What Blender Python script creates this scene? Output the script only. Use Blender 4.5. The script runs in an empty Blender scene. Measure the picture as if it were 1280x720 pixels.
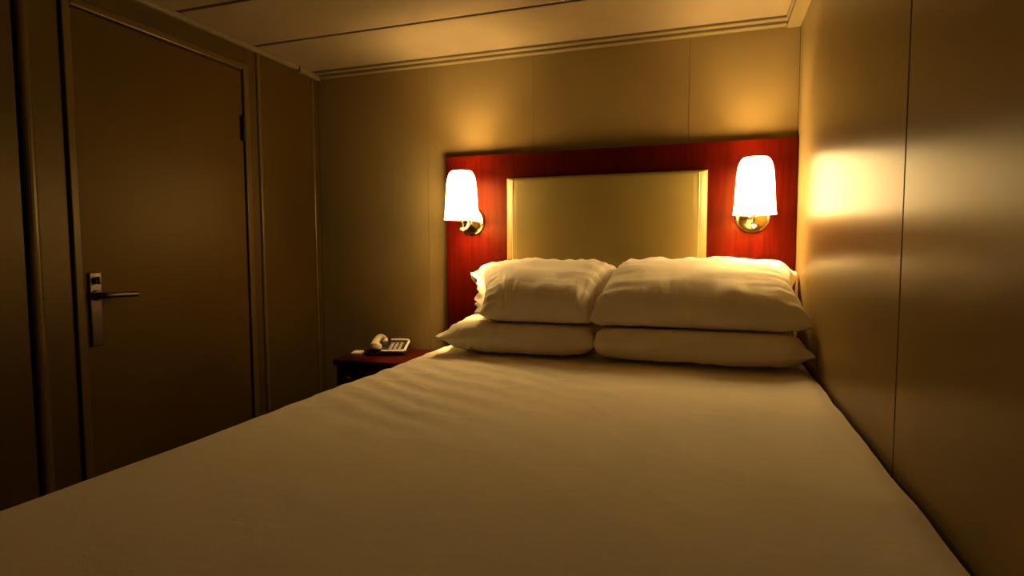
import bpy, bmesh, math, random
from mathutils import Vector, Matrix, noise
random.seed(4)
PI = math.pi
scene = bpy.context.scene
COL = scene.collection

# ------------------------------------------------------------------ materials
def new_mat(name):
    m = bpy.data.materials.new(name); m.use_nodes = True
    nt = m.node_tree
    return m, nt, nt.nodes['Principled BSDF']

def coords(nt, scale, kind='Object'):
    tc = nt.nodes.new('ShaderNodeTexCoord'); mp = nt.nodes.new('ShaderNodeMapping')
    mp.inputs['Scale'].default_value = scale
    nt.links.new(tc.outputs[kind], mp.inputs['Vector'])
    return mp.outputs['Vector']

def noise_tex(nt, vec, scale, detail=3, rough=.5):
    n = nt.nodes.new('ShaderNodeTexNoise')
    n.inputs['Scale'].default_value = scale; n.inputs['Detail'].default_value = detail
    n.inputs['Roughness'].default_value = rough
    nt.links.new(vec, n.inputs['Vector'])
    return n

def ramp(nt, fac, c0, c1, p0=.3, p1=.7):
    r = nt.nodes.new('ShaderNodeValToRGB')
    r.color_ramp.elements[0].position = p0; r.color_ramp.elements[1].position = p1
    r.color_ramp.elements[0].color = (*c0, 1); r.color_ramp.elements[1].color = (*c1, 1)
    nt.links.new(fac, r.inputs['Fac'])
    return r.outputs['Color']

def mat(name, c0, c1=None, rough=.5, metal=0, scale=(1, 1, 1), nscale=6, bump=0, bscale=None,
        bvec=None, spec=.5, coat=0, coat_rough=.1, sheen=0, aniso=0, tangent=None, stint=(1, 1, 1), p0=.3, p1=.7, bdist=.002):
    m, nt, b = new_mat(name)
    vec = coords(nt, scale)
    n = noise_tex(nt, vec, nscale)
    if c1 is None: c1 = tuple(x * 1.06 for x in c0)
    nt.links.new(ramp(nt, n.outputs['Fac'], c0, c1, p0, p1), b.inputs['Base Color'])
    b.inputs['Roughness'].default_value = rough
    b.inputs['Metallic'].default_value = metal
    b.inputs['Specular Tint'].default_value = (*stint, 1)
    b.inputs['Specular IOR Level'].default_value = spec
    b.inputs['Coat Weight'].default_value = coat
    b.inputs['Coat Roughness'].default_value = coat_rough
    b.inputs['Sheen Weight'].default_value = sheen
    if aniso:
        b.inputs['Anisotropic'].default_value = aniso
        t = nt.nodes.new('ShaderNodeCombineXYZ')
        t.inputs['X'].default_value, t.inputs['Y'].default_value, t.inputs['Z'].default_value = tangent
        nt.links.new(t.outputs[0], b.inputs['Tangent'])
    if bump:
        bv = coords(nt, bvec or (1, 1, 1))
        bn = noise_tex(nt, bv, bscale or 200, 2)
        bp = nt.nodes.new('ShaderNodeBump')
        bp.inputs['Strength'].default_value = bump; bp.inputs['Distance'].default_value = bdist
        nt.links.new(bn.outputs['Fac'], bp.inputs['Height'])
        nt.links.new(bp.outputs['Normal'], b.inputs['Normal'])
    return m

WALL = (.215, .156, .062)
M = {}
M['wall'] = mat('satin laminate wall', WALL, tuple(x * 1.05 for x in WALL), rough=.36, spec=.45, stint=(1, .86, .5), scale=(1, 1, .15),
                nscale=8, bump=.12, bvec=(1, 1, .03), bscale=260, bdist=.0006)
M['wall_side'] = mat('satin laminate side wall', WALL, tuple(x * 1.05 for x in WALL), rough=.34, spec=.42, stint=(1, .80, .36), scale=(1, 1, .15),
                nscale=8, bump=.12, bvec=(1, 1, .03), bscale=260, bdist=.0006, aniso=.5, tangent=(0, 1, 0))
M['door'] = mat('shaded door laminate', (.054, .030, .0035), (.060, .034, .004), rough=.46, spec=.3, stint=(1, .72, .22), scale=(1, 1, .1), nscale=10, bump=.1, bvec=(1, 1, .03), bscale=220, bdist=.0006)  # wall laminate made darker and browner; left-side shade is in the colour
M['trim'] = mat('cream painted metal trim', (.19, .145, .07), (.205, .157, .075), rough=.28, nscale=14)
M['wall_left'] = mat('shaded satin laminate wall', (.052, .031, .005), (.058, .035, .006), rough=.36, spec=.4, stint=(1, .8, .4), scale=(1, 1, .15), nscale=8, bump=.12, bvec=(1, 1, .03), bscale=260, bdist=.0006)  # darker, browner copy of the wall laminate: shade of the left side painted in
M['trim_left'] = mat('shaded painted metal trim', (.085, .055, .014), (.093, .060, .016), rough=.28, stint=(1, .8, .4), nscale=14)  # trim colour lowered and browned to carry the left wall's shade
M['ceil'] = mat('satin ceiling laminate', (.255, .198, .118), (.27, .21, .125), rough=.27, spec=.5, nscale=5, bump=.05, bscale=30, bdist=.001)
M['gap'] = mat('dark joint', (.03, .022, .012), rough=.8)
M['carpet'] = mat('brown carpet', (.04, .022, .012), (.07, .04, .02), rough=1, nscale=90, bump=.6, bscale=300)
M['mahogany'] = mat('red mahogany veneer', (.032, .0011, .0004), (.054, .0024, .0007), rough=.40, spec=.2, stint=(1, .3, .08), coat=0, coat_rough=.3,
                    scale=(9, 9, .6), nscale=7, p0=.35, p1=.68, bump=.05, bvec=(8, 8, .5), bscale=30)
M['vinyl'] = mat('gold cream leatherette', (.25, .185, .052), (.265, .195, .056), rough=.42, nscale=16, bump=.12, bscale=160, bdist=.001)
M['piping'] = mat('cream piping', (.66, .56, .30), rough=.4)
M['brass'] = mat('polished brass', (.85, .56, .22), (.9, .62, .26), rough=.16, metal=1, nscale=20)
M['chrome'] = mat('dull steel', (.11, .085, .07), (.13, .10, .085), rough=.4, metal=1, nscale=30)
M['darkmetal'] = mat('dark hinge metal', (.02, .012, .008), (.03, .02, .012), rough=.5, metal=.3, nscale=30)
def fabric(name, c, bump=.2, wr=.13):
    m, nt, b = new_mat(name)
    n = noise_tex(nt, coords(nt, (1, 1, 1)), 3)
    nt.links.new(ramp(nt, n.outputs['Fac'], tuple(x * .97 for x in c), c), b.inputs['Base Color'])
    b.inputs['Roughness'].default_value = .85
    b.inputs['Specular IOR Level'].default_value = .25
    b.inputs['Sheen Weight'].default_value = .15
    fine = noise_tex(nt, coords(nt, (1, 1, 1)), 420, 1)
    b1 = nt.nodes.new('ShaderNodeBump'); b1.inputs['Strength'].default_value = bump; b1.inputs['Distance'].default_value = .0006
    nt.links.new(fine.outputs['Fac'], b1.inputs['Height'])
    big = noise_tex(nt, coords(nt, (1, 1.7, 1)), 9, 5, .6)
    big.inputs['Distortion'].default_value = .8
    b2 = nt.nodes.new('ShaderNodeBump'); b2.inputs['Strength'].default_value = wr; b2.inputs['Distance'].default_value = .012
    nt.links.new(big.outputs['Fac'], b2.inputs['Height']); nt.links.new(b1.outputs['Normal'], b2.inputs['Normal'])
    nt.links.new(b2.outputs['Normal'], b.inputs['Normal'])
    return m
M['linen'] = fabric('white bed linen', (.90, .85, .73))
M['pillow'] = fabric('white pillowcase cotton', (.84, .80, .70), wr=.15)
M['mattress'] = fabric('mattress ticking', (.6, .55, .45), wr=.1)
M['phone'] = mat('ivory telephone plastic', (.62, .58, .48), (.66, .62, .52), rough=.35, nscale=20)
M['phonedark'] = mat('dark telephone plastic', (.03, .025, .025), rough=.4)
M['paper'] = mat('white paper', (.8, .78, .7), rough=.8)
M['bedbase'] = mat('brown bed base', (.10, .05, .03), (.13, .07, .04), rough=.6, scale=(1, 1, 6))

def shade_mat():
    m, nt, b = new_mat('glowing lamp shade')
    b.inputs['Base Color'].default_value = (.8, .72, .58, 1)
    b.inputs['Roughness'].default_value = .5
    b.inputs['Emission Color'].default_value = (1, .64, .24, 1)
    b.inputs['Emission Strength'].default_value = SHADE
    n = noise_tex(nt, coords(nt, (1, 1, 1)), 30)
    bp = nt.nodes.new('ShaderNodeBump'); bp.inputs['Strength'].default_value = .05
    nt.links.new(n.outputs['Fac'], bp.inputs['Height']); nt.links.new(bp.outputs['Normal'], b.inputs['Normal'])
    return m
SHADE = 7.2
M['shade'] = shade_mat()
m, nt, b = new_mat('lit bulb'); b.inputs['Emission Color'].default_value = (1, .64, .24, 1); b.inputs['Emission Strength'].default_value = 400
M['bulb'] = m

# ------------------------------------------------------------------ helpers
def link(name, bm, m, parent=None, smooth=False, loc=None, kind=None, label=None):
    me = bpy.data.meshes.new(name)
    bmesh.ops.recalc_face_normals(bm, faces=bm.faces)
    bm.to_mesh(me); bm.free()
    if smooth:
        for p in me.polygons: p.use_smooth = True
    me.materials.append(m)
    o = bpy.data.objects.new(name, me); COL.objects.link(o)
    if loc: o.location = loc
    if parent: o.parent = parent
    if kind: o['kind'] = kind
    if label: o['label'] = label
    return o

def autosmooth(o, ang=40):
    me = o.data
    bm = bmesh.new(); bm.from_mesh(me)
    for f in bm.faces: f.smooth = True
    for e in bm.edges:
        if len(e.link_faces) == 2 and e.calc_face_angle(0) > math.radians(ang): e.smooth = False
    bm.to_mesh(me); bm.free()
    return o

def thing(name, label, cat, loc=(0, 0, 0), group=None):
    o = bpy.data.objects.new(name, None); COL.objects.link(o)
    o.empty_display_size = .05
    o.location = loc; o['label'] = label; o['category'] = cat
    if group: o['group'] = group
    return o

def tag(o, label, cat, group=None):
    o['label'] = label; o['category'] = cat
    if group: o['group'] = group
    return o

def box(bm, x0, x1, y0, y1, z0, z1, bev=0, seg=2):
    r = bmesh.ops.create_cube(bm, size=1)
    vs = r['verts']
    for v in vs:
        v.co = Vector(((x0 + x1) / 2 + v.co.x * (x1 - x0), (y0 + y1) / 2 + v.co.y * (y1 - y0), (z0 + z1) / 2 + v.co.z * (z1 - z0)))
    if bev:
        es = list({e for v in vs for e in v.link_edges})
        bmesh.ops.bevel(bm, geom=es, offset=bev, segments=seg, affect='EDGES', profile=.5)
    return bm

def lathe(bm, prof, seg=40, axis='z', origin=(0, 0, 0), cap0=False, cap1=False):
    rings = []
    for r, h in prof:
        ring = []
        for k in range(seg):
            a = 2 * PI * k / seg
            if axis == 'z': p = (r * math.cos(a), r * math.sin(a), h)
            else: p = (r * math.cos(a), h, r * math.sin(a))
            ring.append(bm.verts.new(Vector(p) + Vector(origin)))
        rings.append(ring)
    for a, b_ in zip(rings, rings[1:]):
        for k in range(seg):
            bm.faces.new((a[k], a[(k + 1) % seg], b_[(k + 1) % seg], b_[k]))
    if cap0: bm.faces.new(rings[0])
    if cap1: bm.faces.new(rings[-1])
    return bm

def tube(bm, pts, rad, seg=12, caps=True):
    pts = [Vector(p) for p in pts]
    if not hasattr(rad, '__len__'): rad = [rad] * len(pts)
    rings = []; up = Vector((0, 0, 1)); prev = None
    for i, p in enumerate(pts):
        t = (pts[min(i + 1, len(pts) - 1)] - pts[max(i - 1, 0)]).normalized()
        if prev is None:
            ref = up if abs(t.z) < .9 else Vector((1, 0, 0))
            n = t.cross(ref).normalized()
        else:
            n = (prev - t * prev.dot(t)).normalized()
        prev = n; bi = t.cross(n)
        rings.append([bm.verts.new(p + (n * math.cos(2 * PI * k / seg) + bi * math.sin(2 * PI * k / seg)) * rad[i]) for k in range(seg)])
    for a, b_ in zip(rings, rings[1:]):
        for k in range(seg):
            bm.faces.new((a[k], a[(k + 1) % seg], b_[(k + 1) % seg], b_[k]))
    if caps: bm.faces.new(rings[0]); bm.faces.new(rings[-1])
    return bm

def spline(pts, n=8):
    P = [Vector(p) for p in pts]; P = [P[0] * 2 - P[1]] + P + [P[-1] * 2 - P[-2]]
    out = []
    for i in range(1, len(P) - 2):
        for k in range(n):
            t = k / n; a, b_, c, d = P[i - 1:i + 3]
            out.append(.5 * ((2 * b_) + (c - a) * t + (2 * a - 5 * b_ + 4 * c - d) * t * t + (3 * b_ - a - 3 * c + d) * t ** 3))
    out.append(P[-2]); return out

# ------------------------------------------------------------------ room
W, H, YF, T = 2.287, 2.0, -3.35, .10
CEIL = 2.014
bm = bmesh.new(); box(bm, -W - T, T, YF - T, T, -T, 0); link('floor', bm, M['carpet'], kind='structure')

# back wall : laminated panels with thin joints over a dark core
def panels(name, axis, at, cuts, z0, z1, mat_, out, gap=.003, thick=.02, tilt=None):
    """panels between cuts along one axis; 'at' is the room-side plane, out = direction away from room"""
    core = bmesh.new(); a, b_ = at + out * thick, at + out * T
    if axis == 'x': box(core, cuts[0], cuts[-1], min(a, b_), max(a, b_), z0, z1)
    else: box(core, min(a, b_), max(a, b_), cuts[0], cuts[-1], z0, z1)
    bm = bmesh.new()
    for i in range(len(cuts) - 1):
        c0, c1 = cuts[i] + gap / 2, cuts[i + 1] - gap / 2
        lo, hi = min(at, at + out * (thick + .001)), max(at, at + out * (thick + .001))
        n0 = len(bm.verts)
        if axis == 'x': box(bm, c0, c1, lo, hi, z0, z1)
        else: box(bm, lo, hi, c0, c1, z0, z1, .001, 1)
    wall = link(name, bm, mat_, kind='structure')
    me = wall.data; me.materials.append(M['gap'])
    b2 = bmesh.new(); b2.from_mesh(me); n = len(b2.faces)
    tmp = bpy.data.meshes.new('t'); core.to_mesh(tmp); core.free(); b2.from_mesh(tmp)
    b2.faces.ensure_lookup_table()
    for f in b2.faces[n:]: f.material_index = 1
    b2.to_mesh(me); b2.free(); bpy.data.meshes.remove(tmp)
    return wall
panels('wall_back', 'x', 0, [-W, -1.654, -1.11, -.423, 0], 0, CEIL + .05, M['wall'], 1, gap=.0016)
panels('wall_right', 'y', 0, [YF, -2.62, -1.407, 0], 0, CEIL + .05, M['wall_side'], 1, gap=.006)
panels('wall_front', 'x', YF, [-W, -1.2, 0], 0, CEIL + .05, M['wall'], -1)

# left wall with the door opening
DY0, DY1, DZ = -1.262, -.532, 1.893
def left_piece(bm, y0, y1, z0, z1, xo=-W, th=.1): box(bm, xo - th, xo, y0, y1, z0, z1, .001, 1)
bm = bmesh.new()
left_piece(bm, -.433, 0, 0, CEIL + .05)                 # panel between the door and the corner
left_piece(bm, DY1 + .03, -.437, 0, CEIL + .05)
left_piece(bm, DY0 - .03, DY1 + .03, DZ + .03, CEIL + .05)       # above the door
left_piece(bm, -1.384, DY0 - .036, 0, CEIL + .05)
left_piece(bm, -2.35, -1.43, 0, CEIL + .05)
left_piece(bm, YF, -2.356, 0, CEIL + .05)
box(bm, -W - T, -W - .05, YF, -1.2, 0, CEIL + .05)
box(bm, -W - T, -W - .06, -1.3, -.4, 0, CEIL + .05)
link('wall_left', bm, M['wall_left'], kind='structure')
bm = bmesh.new()                                            # dark joints beside the door frame
box(bm, -W - .049, -W - .012, -1.433, -1.42, 0, CEIL); box(bm, -W - .03, -W - .008, DY0 - .04, DY0 - .031, 0, CEIL)
link('trim_1', bm, M['gap'], kind='structure')

# door casing
bm = bmesh.new()
box(bm, -W - .05, -W + .010, DY1 + .002, DY1 + .032, 0, DZ + .03, .004)
box(bm, -W - .05, -W + .010, DY0 - .03, DY0 - .002, 0, DZ + .03, .004)
box(bm, -W - .05, -W + .0095, DY0 - .002, DY1 + .002, DZ + .002, DZ + .03, .004)
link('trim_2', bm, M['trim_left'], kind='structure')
bm = bmesh.new()                                            # half round joint strips
def strip(bm, y, w, h, x=-W):
    pts = [(x - .002, y - w / 2)] + [(x + h * math.sin(PI * k / 8), y - w / 2 * math.cos(PI * k / 8)) for k in range(1, 8)] + [(x - .002, y + w / 2)]
    lo = [bm.verts.new((p[0], p[1], 0)) for p in pts]; hi = [bm.verts.new((p[0], p[1], H + .012)) for p in pts]
    for k in range(len(pts) - 1): bm.faces.new((lo[k], lo[k + 1], hi[k + 1], hi[k]))
    bm.faces.new((lo[-1], lo[0], hi[0], hi[-1])); bm.faces.new(lo); bm.faces.new(hi[::-1])
strip(bm, -.436, .022, .010)
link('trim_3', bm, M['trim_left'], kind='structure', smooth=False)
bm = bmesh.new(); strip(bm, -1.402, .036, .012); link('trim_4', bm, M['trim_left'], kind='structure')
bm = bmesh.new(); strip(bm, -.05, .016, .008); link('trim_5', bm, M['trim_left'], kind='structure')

# door
bm = bmesh.new(); box(bm, -W - .045, -W - .002, DY0 - .0005, DY1 + .0005, .01, DZ - .002, .0015, 1)
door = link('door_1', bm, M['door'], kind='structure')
def part(name, bm, m, parent, smooth=True, label=None, ang=35):
    o = link(name, bm, m, parent, label=label)
    if smooth: autosmooth(o, ang)
    return o
DX = -W - .002
bm = bmesh.new(); box(bm, DX, DX + .009, -1.246, -1.204, .785, 1.035, .004, 3)
plate = part('handle_plate', bm, M['chrome'], door, label='long steel plate behind the door handle')
bm = bmesh.new()
tube(bm, spline([(DX + .008, -1.225, .958), (DX + .04, -1.225, .958), (DX + .052, -1.21, .958), (DX + .054, -1.17, .957), (DX + .052, -1.11, .955)]), [.011] * 8 + [.010] * 8 + [.0095] * 16 + [.008])
lathe(bm, [(.018, DX + .008), (.018, DX + .014), (.012, DX + .018)], 24, 'z', (0, 0, 0), True, True)
# turn the collar so that it lies along x
vs = bm.verts[:] ; bm.verts.ensure_lookup_table()
for v in list(bm.verts)[-72:]:
    x, y, z = v.co; v.co = Vector((z, -1.225 + x, .958 + y))
part('lever_handle', bm, M['chrome'], door, label='steel lever handle')
bm = bmesh.new()
lathe(bm, [(.012, 0), (.012, .012), (.009, .016)], 20, 'z', (0, 0, 0), True, True)
for v in bm.verts: x, y, z = v.co; v.co = Vector((DX + .008 + z, -1.225 + x, 1.008 + y))
box(bm, DX + .02, DX + .032, -1.229, -1.221, .995, 1.021, .002)
part('thumb_turn', bm, M['chrome'], door, label='small steel thumb turn above the lever')
for zc in (1.64, .25):
    bm = bmesh.new()
    for k in range(3): lathe(bm, [(.010, zc - .054 + k * .036 + .001), (.010, zc - .018 + k * .036 - .001)], 16, 'z', (-W + .008, DY1 - .004, 0), True, True)
    part('hinge', bm, M['darkmetal'], door, label='dark barrel hinge')

# ceiling of cross planks with shadow joints
bm = bmesh.new()
cuts = [YF] + [y for y in (-2.875, -2.473, -2.071, -1.67, -1.27, -.869, -.467)] + [0]
g = .017
for i in range(len(cuts) - 1):
    box(bm, -W, 0, cuts[i] + g / 2, cuts[i + 1] - g / 2, CEIL, CEIL + .02, .002, 1)
ceil = link('ceiling', bm, M['ceil'], kind='structure')
ceil.data.materials.append(M['gap'])
b2 = bmesh.new(); b2.from_mesh(ceil.data); n = len(b2.faces); box(b2, -W - T, T, YF - T, T, CEIL + .018, CEIL + .1)
b2.faces.ensure_lookup_table()
for f in b2.faces[n:]: f.material_index = 1
b2.to_mesh(ceil.data); b2.free()

# cornices: stepped strips along the walls, mitred look at the corner
def cornice(name, segs):
    bm = bmesh.new()
    for s in segs: box(bm, *s, .003, 2)
    return link(name, bm, M['trim'], kind='structure')
cornice('trim_6', [(-W + .035, -.052, -.034, 0, H - .008, CEIL), (-W + .035, -.052, -.070, -.040, H + .002, CEIL)])
cornice('trim_7', [(-.052, 0, -1.6, 0, H - .014, CEIL), (-.060, -.050, -1.6, -.02, H + .004, CEIL), (-.052, 0, YF, -1.61, H - .014, CEIL)])
cornice('trim_8', [(-W, -W + .024, -.165, -.006, H - .014, CEIL), (-W, -W + .022, YF, -.175, H - .006, CEIL)])
bm = bmesh.new(); box(bm, -W, 0, YF, YF + .04, H - .01, CEIL, .003); link('trim_9', bm, M['trim'], kind='structure')
for nm, s in (('baseboard_back', (-W, -2.02, -.012, 0, 0, .08)), ('baseboard_left', (-W, -W + .012, -.5, -.012, 0, .08)), ('baseboard_front', (-W, 0, YF, YF + .012, 0, .08))):
    bm = bmesh.new(); box(bm, *s, .003); link(nm, bm, M['trim'], kind='structure')

# ------------------------------------------------------------------ headboard
hb = thing('headboard', 'wide red mahogany headboard with a gold padded centre panel, fixed to the back wall', 'headboard', (-.77, -.0005, 0))
def local(bm, o):
    for v in bm.verts: v.co -= Vector(o.location)
    return bm
bm = bmesh.new(); box(bm, -1.5345, -.0035, -.05, -.001, 0, 1.547, .003, 2)
part('wooden_board', local(bm, hb), M['mahogany'], hb)
# padded panel: sloping margin rising to a softly domed field
PX0, PX1, PZ0, PZ1 = -1.22, -.341, .62, 1.432
bm = bmesh.new(); nx, nz = 60, 56; grid = []
for j in range(nz + 1):
    row = []
    for i in range(nx + 1):
        # denser near the borders
        u = .5 - .5 * math.cos(PI * i / nx); v = .5 - .5 * math.cos(PI * j / nz)
        x = PX0 + (PX1 - PX0) * u; z = PZ0 + (PZ1 - PZ0) * v
        d = max(0, min(x - PX0, PX1 - x, (z - PZ0) * 3, (PZ1 - z) * 3))
        h = .012 + .020 * min(1, d / .035) ** .6 + .012 * abs(math.sin(PI * u)) ** .5 * abs(math.sin(PI * v)) ** .5
        if abs(d - .035) < .004: h -= .002
        row.append(bm.verts.new((x, -.05 - h, z)))
    grid.append(row)
for j in range(nz):
    for i in range(nx): bm.faces.new((grid[j][i], grid[j][i + 1], grid[j + 1][i + 1], grid[j + 1][i]))
edge = [e for e in bm.edges if e.is_boundary]
r = bmesh.ops.extrude_edge_only(bm, edges=edge)
for v in [g_ for g_ in r['geom'] if isinstance(g_, bmesh.types.BMVert)]: v.co.y = -.0495
pad = part('padded_panel', local(bm, hb), M['vinyl'], hb, ang=60)
q = .033
for px in (PX0 + q, PX1 - q):
    bm = bmesh.new(); tube(bm, [(px, -.0825, PZ0 + .1), (px, -.0825, PZ1 - .012)], .0022, 8)
    part('piping', local(bm, hb), M['piping'], pad)

# ------------------------------------------------------------------ sconces
def copy_tree(o, parent=None):
    c = o.copy(); COL.objects.link(c); c.parent = parent
    for ch in [x for x in bpy.data.objects if x.parent == o]: copy_tree(ch, c)
    return c
LG = 'wall lamps on the headboard'
lamp = thing('wall_lamp', 'lit brass wall lamp on the right end of the headboard, nearest the right wall', 'wall lamp', (-.166, -.0505, 1.236), LG)
# local frame: origin at centre of the backplate on the headboard, -y into the room
bm = bmesh.new()
lathe(bm, [(.001, -.026), (.014, -.026), (.022, -.022), (.034, -.016), (.047, -.013), (.053, -.011), (.060, -.011), (.066, -.006), (.067, 0)], 48, 'y', (0, 0, 0), True, True)
part('backplate', bm, M['brass'], lamp)
SY, SZ0, SZ1 = -.118, .002, .221
bm = bmesh.new()
pts = spline([(0, -.020, -.002), (0, -.055, -.030), (0, -.088, -.046), (0, -.112, -.034), (0, SY, .006), (0, SY, .05)])
tube(bm, pts, [.0085 - .0025 * i / len(pts) for i in range(len(pts))], 14)
for i in (12,): lathe(bm, [(.002, -.010), (.010, -.007), (.013, 0), (.010, .007), (.002, .010)], 20, 'z', (0, SY + .006, -.044))
part('arm', bm, M['brass'], lamp)
bm = bmesh.new()
lathe(bm, [(.006, .006), (.015, .010), (.019, .018), (.020, .026), (.013, .030), (.011, .095), (.009, .100)], 32, 'z', (0, SY, 0), True, True)
part('lamp_holder', bm, M['brass'], lamp)
# tulip shade, double walled, open above and below
prof = [(.0800, 0), (.0770, .012), (.0745, .05), (.0715, .10), (.0685, .145), (.0668, .164), (.0640, .182), (.0595, .198), (.0530, .210), (.0450, .218)]
inner = [(r_ - .003, h_) for r_, h_ in prof[::-1]]
inner[0] = (inner[0][0], .2175)
bm = bmesh.new()
allp = [(r_, SZ0 + h_) for r_, h_ in prof + inner]
lathe(bm, allp, 56, 'z', (0, SY, 0))
rings = len(allp)
vv = list(bm.verts)
for k in range(56): bm.faces.new((vv[k], vv[(rings - 1) * 56 + k], vv[(rings - 1) * 56 + (k + 1) % 56], vv[(k + 1) % 56]))
part('lamp_shade', bm, M['shade'], lamp, ang=60, label='glowing white tapered shade')
bm = bmesh.new()
lathe(bm, [(.0095, .096), (.010, .110), (.015, .122), (.020, .134), (.022, .146), (.020, .158), (.012, .167), (.001, .170)], 24, 'z', (0, SY, 0), True, True)
part('bulb', bm, M['bulb'], lamp, label='lit candle bulb')
lamp2 = copy_tree(lamp)
lamp2.location = (-1.402, -.0505, 1.240)
lamp2['label'] = 'lit brass wall lamp on the left end of the headboard, on the telephone\'s side'

# ------------------------------------------------------------------ bed
BH = .697
def smooth01(t): t = max(0, min(1, t)); return t * t * (3 - 2 * t)
bed = thing('double_bed', 'wide double bed filling the cabin between the headboard and the camera', 'bed', (-.68, -1.35, 0))
def bl(bm): return local(bm, bed)
bm = bmesh.new(); box(bm, -1.33, -.02, -2.42, -.09, .10, .44, .012, 3); part('bed_base', bl(bm), M['bedbase'], bed)
bm = bmesh.new(); box(bm, -1.335, -.02, -2.43, -.085, .442, .675, .05, 5); part('mattress', bl(bm), M['mattress'], bed)
for x in (-1.27, -.09):
    for y in (-2.35, -.16):
        bm = bmesh.new(); lathe(bm, [(.022, 0), (.028, .1)], 20, 'z', (x, y, 0), True, True); part('leg', bl(bm), M['bedbase'], bed)

# sheet: top surface, rounded left/foot edges, hanging side
def sheet_z(x, y):
    z = BH
    n = noise.noise(Vector((x * 2.2, y * 1.6, 3.1))) * .006
    # long soft creases running out of the head end and across the bed
    d1 = noise.noise(Vector((x * 3 + y * 5.5, x * 2.2 - y * 1.2, 7.7)))
    cre = -abs(d1) ** .55 * .010 * smooth01((y + 2.3) / 1.2)
    d2 = noise.noise(Vector((x * 1.3 - y * 4, x * 4 + y * 1.5, 1.2)))
    cre += (max(0, .12 - abs(d2)) / .12) ** 1.5 * .005 * (.15 + .85 * smooth01((y + 1.7) / .7))
    # diagonal tension folds near the left head corner
    w = math.exp(-((x + 1.1) ** 2 / .14 + (y + .95) ** 2 / .22))
    cre += w * .006 * math.sin((x * .75 + y * 1.3) * 42 + 3 * noise.noise(Vector((x * 3, y * 3, 0))))
    # ridge next to the right wall where the sheet is tucked
    e = smooth01((x + .16) / .13)
    cre += e * .02 * (1 + noise.noise(Vector((3, y * 6, 2)))) - smooth01((x + .045) / .04) * .02
    return z + n * .6 + cre * .4 + .004
XL, XR, YH, YFOOT = -1.40, -.012, -.095, -2.46
bm = bmesh.new()
RAD = .035
# columns: from hem up the left side, over the edge, across the top
cols = []
hang = .34
for k in range(10): cols.append(('side', k / 10))
for k in range(8): cols.append(('arc', k / 8))
NXT = 170
for k in range(NXT + 1): cols.append(('top', k / NXT))
rows = []
NYT = 260
for k in range(NYT + 1): rows.append(YH + (YFOOT + RAD - YH) * k / NYT)
def pt(c, y):
    kind, t = c
    # the head corner of the sheet is drawn in a little
    pull = .03 * math.exp(-((y - YH) / .22) ** 2)
    xl = XL + pull + .004 * noise.noise(Vector((y * 5, 0, 9)))
    if kind == 'top':
        x = xl + RAD + (XR - xl - RAD) * t
        z = sheet_z(x, y)
        return Vector((x, y, z))
    z0 = sheet_z(xl + RAD, y)
    if kind == 'arc':
        a = PI / 2 * (1 - t)
        return Vector((xl + RAD - RAD * math.sin(a), y, z0 - RAD + RAD * math.cos(a)))
    wave = .006 * math.sin(y * 21 + 2 * noise.noise(Vector((y * 3, 2, 0)))) * (1 - t)
    return Vector((xl + wave - .006 * (1 - t), y, z0 - RAD - hang * (1 - t)))
G = [[pt(c, y) for c in cols] for y in rows]
# foot edge
for k in range(1, 9):
    a = PI / 2 * k / 8
    G.append([Vector((p.x, YFOOT + RAD - RAD * math.sin(a), p.z - (RAD - RAD * math.cos(a)))) for p in G[NYT]])
for k in range(1, 9):
    G.append([Vector((p.x, YFOOT - .004 * k / 8, p.z - RAD - (hang * (k / 8)) * (1 if c[0] == 'top' else 0))) if c[0] != 'side' else Vector((p.x, YFOOT - .002, min(p.z - RAD, p.z - RAD))) for p, c in zip(G[NYT], cols)])
V = [[bm.verts.new(p) for p in row] for row in G]
for j in range(len(V) - 1):
    for i in range(len(V[0]) - 1): bm.faces.new((V[j][i], V[j][i + 1], V[j + 1][i + 1], V[j + 1][i]))
sh = link('bed_sheet', bm, M['linen'], smooth=True)
tag(sh, 'large white creased sheet spread over the whole double bed', 'bed sheet')

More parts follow.
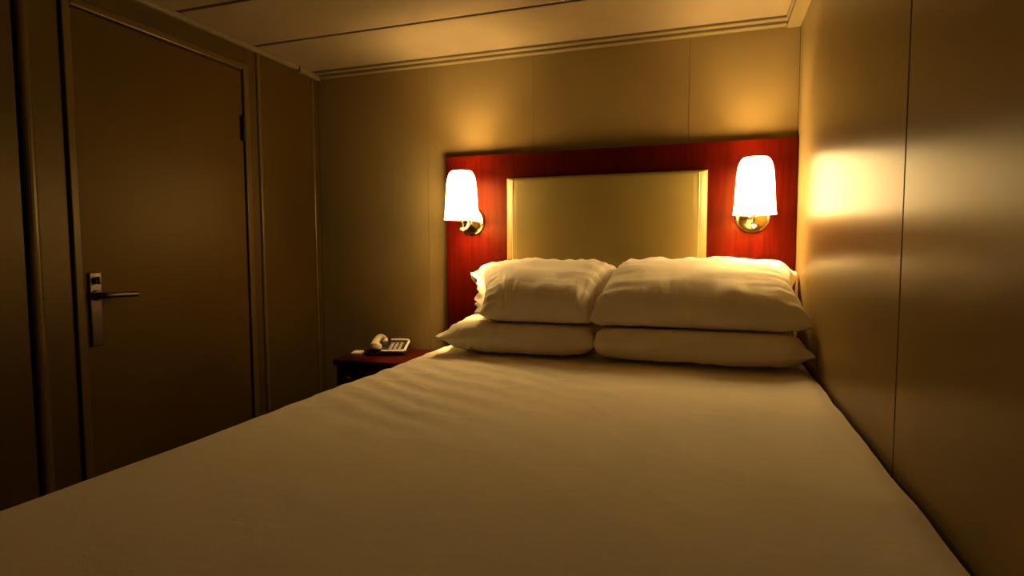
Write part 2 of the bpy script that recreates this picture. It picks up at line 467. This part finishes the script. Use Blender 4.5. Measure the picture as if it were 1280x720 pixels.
# ------------------------------------------------------------------ pillows
def pillow_mesh(wd, dp, th, seed, corner=1.0, flat=.35, endp=4.5):
    """closed pillow: two skins meeting at a seam; pinched corners, creases running in from the seam"""
    bm = bmesh.new(); NU, NV = 84, 52
    sv = Vector((seed * 7.3, seed * 3.1, seed))
    skins = []
    for side in (1, -1):
        g_ = []
        for j in range(NV + 1):
            row = []
            for i in range(NU + 1):
                a = -1 + 2 * i / NU; b_ = -1 + 2 * j / NV
                u = math.sin(a * PI / 2); v = math.sin(b_ * PI / 2)
                u = .6 * u + .4 * a; v = .6 * v + .4 * b_
                x = wd / 2 * u * (1 - .13 * corner * (1 - v * v) * abs(u) ** 4)
                y = dp / 2 * v * (1 - .050 * corner * (1 - u * u) * abs(v) ** 2)
                edge = max(0, (1 - u ** 6)) ** .5 * max(0, (1 - v ** 4)) ** .5
                body = (max(0, 1 - abs(u) ** endp) ** .6) * (max(0, 1 - abs(v) ** 2.6) ** .55)
                t = th / 2 * (.75 * body + .25 * edge * min(1, body * 3))
                if side < 0: t *= (1 - flat * .5)
                # seam creases
                er = (1 - abs(v)) ; el = (1 - abs(u))
                cr = math.exp(-er * 4) * noise.noise(Vector((u * 9, v * 1.5, side)) + sv) + math.exp(-el * 5) * noise.noise(Vector((u * 2, v * 8, side * 2)) + sv)
                big = noise.noise(Vector((u * 2.2, v * 1.8, side * 3)) + sv)
                t *= 1 + .42 * cr * (0 if i in (0, NU) or j in (0, NV) else 1) + .10 * big
                z = side * t + .010 * noise.noise(Vector((u * 2.3, v * 2.3, 5)) + sv)
                row.append(Vector((x, y, z)))
            g_.append(row)
        skins.append(g_)
    vt = [[bm.verts.new(p) for p in r_] for r_ in skins[0]]
    vb = [[vt[j][i] if i in (0, NU) or j in (0, NV) else bm.verts.new(skins[1][j][i]) for i in range(NU + 1)] for j in range(NV + 1)]
    for j in range(NV):
        for i in range(NU):
            bm.faces.new((vt[j][i], vt[j][i + 1], vt[j + 1][i + 1], vt[j + 1][i]))
            bm.faces.new((vb[j][i], vb[j + 1][i], vb[j + 1][i + 1], vb[j][i + 1]))
    return bm
def hem_mesh(dp, out, seed, h=.012):
    """the open end of the pillowcase: a thin ruffled double flap sticking out from the left seam"""
    bm = bmesh.new(); N = 60
    for side in (1, -1):
        g_ = []
        for k in range(6):
            row = []
            for j in range(N + 1):
                v = -1 + 2 * j / N
                d = k / 5
                x = -out * d * (1 + .8 * noise.noise(Vector((v * 3.2, seed, 1)))) + .02 + .055 * (1 - v * v) * .5
                z = side * (.003 + h * d * (1 - v * v) ** .5) + d * .012 * noise.noise(Vector((v * 5, seed, side)))
                row.append(bm.verts.new((x, v * dp / 2 * .96, z)))
            g_.append(row)
        for a_ in range(5):
            for j in range(N): bm.faces.new((g_[a_][j], g_[a_][j + 1], g_[a_ + 1][j + 1], g_[a_ + 1][j]))
    return bm
def pillow(label, wd, dp, th, seed, c, rot, deform=None, hem=0, flat=.35, endp=4.5):
    """c = world centre, rot = (rx, ry, rz); all vertices are baked to world, then re-based at c"""
    R = Matrix.Rotation(rot[2], 3, 'Z') @ Matrix.Rotation(rot[1], 3, 'Y') @ Matrix.Rotation(rot[0], 3, 'X')
    bm = pillow_mesh(wd, dp, th, seed, flat=flat, endp=endp)
    hm = hem_mesh(dp, hem, seed) if hem else None
    if hm:
        for v in hm.verts: v.co.x -= wd / 2
    for b_ in (bm, hm):
        if not b_: continue
        for v in b_.verts:
            p = R @ v.co + Vector(c)
            if deform: p = deform(p, v.co)
            v.co = p - Vector(c)
    o = link('pillow', bm, M['pillow'], smooth=True, loc=c)
    tag(o, label, 'pillow', 'pillows stacked at the head of the bed')
    if hm:
        h_ = link('pillowcase_hem', hm, M['pillow'], o, smooth=True)
        sm = h_.modifiers.new('solid', 'SOLIDIFY'); sm.thickness = .002
    return o
def soft_min(x, lim, k):          # x stays below lim, squashing softly against it
    return x if x < lim - k else lim - k * math.exp((lim - k - x) / k)
def soft_max(x, lim, k): return -soft_min(-x, -lim, k)
def shaper(zmin, zmax=9, side=0, a=(0, 0), b=(0, 1), shear=0, k=.035):
    """rests on zmin, pressed flat under zmax, wall and headboard stop it, and it squashes against its
    neighbour along the upright plane through a and b (side -1: stays left of it, +1: right of it)"""
    d = (Vector(b) - Vector(a)).normalized(); n = Vector((d.y, -d.x))
    def f(p, l):
        z = soft_max(p.z, zmin, .015)
        if zmax < 5: z = soft_min(z, zmax, .02)
        px = p.x + shear * smooth01(-l.x / .3) * max(0, .5 - l.y / .48)
        x, y = soft_min(px, -.008, .006), soft_min(p.y, -.10, .012)
        if side:
            s_ = (Vector((x, y)) - Vector(a)).dot(n)
            t_ = soft_min(s_, -.001, k) if side < 0 else soft_max(s_, .001, k)
            x += n.x * (t_ - s_); y += n.y * (t_ - s_)
        return Vector((x, y, z))
    return f
ZL = BH + .010
D2 = math.radians
LA, LB = (-.71, -.6), (-.71, -.2)
pillow('lower left white pillow, flattened under another one, its pointed corner toward the nightstand', .70, .50, .20, 1,
       (-1.045, -.365, ZL + .060), (0, 0, .03), shaper(ZL, ZL + .118, -1, LA, LB, .07, .02), hem=.03, endp=2.8)
pillow('lower right white pillow, flattened under another one beside the right wall', .78, .50, .20, 2,
 (-.385, -.368, ZL + .062), (0, 0, -.01), shaper(ZL, ZL + .118, 1, LA, LB, 0, .02), endp=3.4)
UA, UB = (-.745, -.58), (-.655, -.22)
pillow('upper left white pillow, plump, with its open frilled end toward the nightstand', .72, .46, .23, 3,
       (-1.005, -.338, ZL + .222), (D2(18), 0, .02), shaper(ZL + .120, 9, -1, UA, UB, .20, .09), hem=.034, flat=-.1)
pillow('upper right white pillow, plump and bright, its right corners touching the right wall', .80, .46, .23, 4,
       (-.393, -.343, ZL + .226), (D2(20), 0, -.01), shaper(ZL + .120, 9, 1, UA, UB, 0, .05), flat=-.2, endp=4)

# ------------------------------------------------------------------ nightstand and telephone
NX0, NX1, NY0, NY1, NZ = -1.97, -1.54, -.37, -.004, .602
ns = thing('nightstand', 'dark red mahogany nightstand in the corner to the left of the bed', 'nightstand', ((NX0 + NX1) / 2, (NY0 + NY1) / 2, 0))
def nb(bm): return local(bm, ns)
bm = bmesh.new(); box(bm, NX0, NX1, NY0, NY1, NZ - .025, NZ, .004, 3); part('tabletop', nb(bm), M['mahogany'], ns)
bm = bmesh.new()
box(bm, NX0 + .012, NX0 + .03, NY0 + .015, NY1, .05, NZ - .026); box(bm, NX1 - .03, NX1 - .012, NY0 + .015, NY1, .05, NZ - .026)
box(bm, NX0 + .03, NX1 - .03, NY1 - .012, NY1, .05, NZ - .026); box(bm, NX0 + .03, NX1 - .03, NY0 + .015, NY1 - .012, .05, .07)
box(bm, NX0 + .03, NX1 - .03, NY0 + .015, NY1 - .012, .30, .316); box(bm, NX0 + .04, NX1 - .04, NY0 + .05, NY1, 0, .051)
part('cabinet_body', nb(bm), M['mahogany'], ns, smooth=False)
for z0, z1 in ((.318, NZ - .03), (.072, .298)):
    bm = bmesh.new(); box(bm, NX0 + .032, NX1 - .032, NY0 + .003, NY0 + .021, z0 + .002, z1 - .002, .003, 2)
    dr = part('drawer', nb(bm), M['mahogany'], ns)
    bm = bmesh.new(); zc = z1 - .055
    lathe(bm, [(.006, NY0 + .003), (.006, NY0 - .010), (.014, NY0 - .016), (.016, NY0 - .022), (.010, NY0 - .028)], 24, 'y', (-1.875, 0, zc), True, True)
    part('knob', nb(bm), M['chrome'], dr, label='small steel knob')

ph = thing('telephone', 'pale corded desk telephone with its handset lying on top, on the nightstand', 'telephone', (-1.80, -.14, NZ + .0005))
ph.rotation_euler = (0, 0, math.radians(18)); ph.scale = (.92, .92, .92)
bm = bmesh.new()   # wedge body
prof = [(-.085, 0), (-.085, .018), (-.078, .024), (.050, .052), (.072, .050), (.080, .040), (.082, 0)]
lo = [bm.verts.new((-.095, y, z)) for y, z in prof]; hi = [bm.verts.new((.095, y, z)) for y, z in prof]
for k in range(len(prof)): bm.faces.new((lo[k], lo[(k + 1) % len(prof)], hi[(k + 1) % len(prof)], hi[k]))
bm.faces.new(lo); bm.faces.new(hi[::-1])
bmesh.ops.bevel(bm, geom=bm.edges[:], offset=.005, segments=2, affect='EDGES')
part('phone_body', bm, M['phonedark'], ph, label='dark wedge shaped base')
bm = bmesh.new()   # handset
hp = spline([(-.062, -.085, .050), (-.064, -.07, .060), (-.062, -.02, .078), (-.060, .03, .080), (-.058, .075, .068), (-.058, .088, .056)])
tube(bm, hp, [.016 + .003 * abs(2 * i / len(hp) - 1) ** 2 for i in range(len(hp))], 16)
for y, z in ((-.072, .047), (.074, .056)):
    lathe(bm, [(.017, z - .012), (.026, z - .010), (.028, z), (.024, z + .012), (.012, z + .020)], 24, 'z', (-.061, y, 0), True, True)
for v in bm.verts:
    v.co.x = -.061 + (v.co.x + .061) * 1.15
part('handset', bm, M['phone'], ph, label='ivory handset')
bm = bmesh.new()
for a in range(3):
    for b_ in range(4):
        x, y = .010 + a * .024, -.055 + b_ * .024; z = .024 + (y + .078) * .219
        box(bm, x - .008, x + .008, y - .007, y + .007, z - .002, z + .0055, .002, 1)
part('keypad', bm, M['phone'], ph, label='rows of ivory keys')
bm = bmesh.new()   # raised ivory rim of the body
rim = spline([(.088, -.078, .022), (.090, -.02, .040), (.088, .05, .056), (.05, .070, .058), (-.01, .070, .058)])
tube(bm, rim, .007, 10)
rim = spline([(.088, -.078, .022), (.04, -.084, .024), (-.03, -.084, .024)])
tube(bm, rim, .007, 10)
part('rim', bm, M['phone'], ph, label='ivory rim')
bm = bmesh.new()   # coiled cord
pts = []
for k in range(240):
    t = k / 239; a = t * 2 * PI * 17
    base = Vector((-.075 - .05 * math.sin(PI * t), -.10 + .16 * t - .02 * math.sin(PI * t), .0075))
    pts.append(base + Vector((math.cos(a) * .005, 0, math.sin(a) * .005)))
tube(bm, pts, .0016, 6)
part('coiled_cord', bm, M['phonedark'], ph)
bm = bmesh.new()
box(bm, -.022, .022, -.035, .035, .0, .010, .002, 2)
pd = link('notepad', bm, M['paper'], loc=(-1.945, -.205, NZ + .0005))
pd.rotation_euler = (0, 0, .3)
tag(pd, 'tiny white notepad on the nightstand, left of the telephone', 'notepad')

# ------------------------------------------------------------------ camera / world
cam = bpy.data.cameras.new('camera'); co = bpy.data.objects.new('camera', cam); COL.objects.link(co)
yaw, pitch, roll, f = .3263, -.0677, -.0036, 729.5
cy, sy, cp, sp = math.cos(yaw), math.sin(yaw), math.cos(pitch), math.sin(pitch)
fwd = Vector((-sy * cp, cy * cp, sp)); r = Vector((cy, sy, 0)); u = r.cross(fwd)
c_, s_ = math.cos(roll), math.sin(roll); r, u = r * c_ + u * s_, u * c_ - r * s_
Rm = Matrix((r, u, -fwd)).transposed().to_4x4()
co.matrix_world = Matrix.Translation((-.3278, -2.6313, 1.1101)) @ Rm
cam.sensor_width = 36; cam.lens = f * 36 / 1280; cam.clip_start = .02
scene.camera = co
w = bpy.data.worlds.new('world'); scene.world = w; w.use_nodes = True
w.node_tree.nodes['Background'].inputs['Color'].default_value = (.02, .015, .01, 1)
w.node_tree.nodes['Background'].inputs['Strength'].default_value = .0
vs = scene.view_settings
scene.display_settings.display_device = 'sRGB'
vs.view_transform = 'Standard'; vs.look = 'None'; vs.gamma = 1; vs.use_curve_mapping = False
vs.exposure = 2.0
scene.cycles.max_bounces = 12; scene.cycles.diffuse_bounces = 8; scene.cycles.glossy_bounces = 4
scene.cycles.sample_clamp_indirect = 4
scene.cycles.caustics_reflective = False
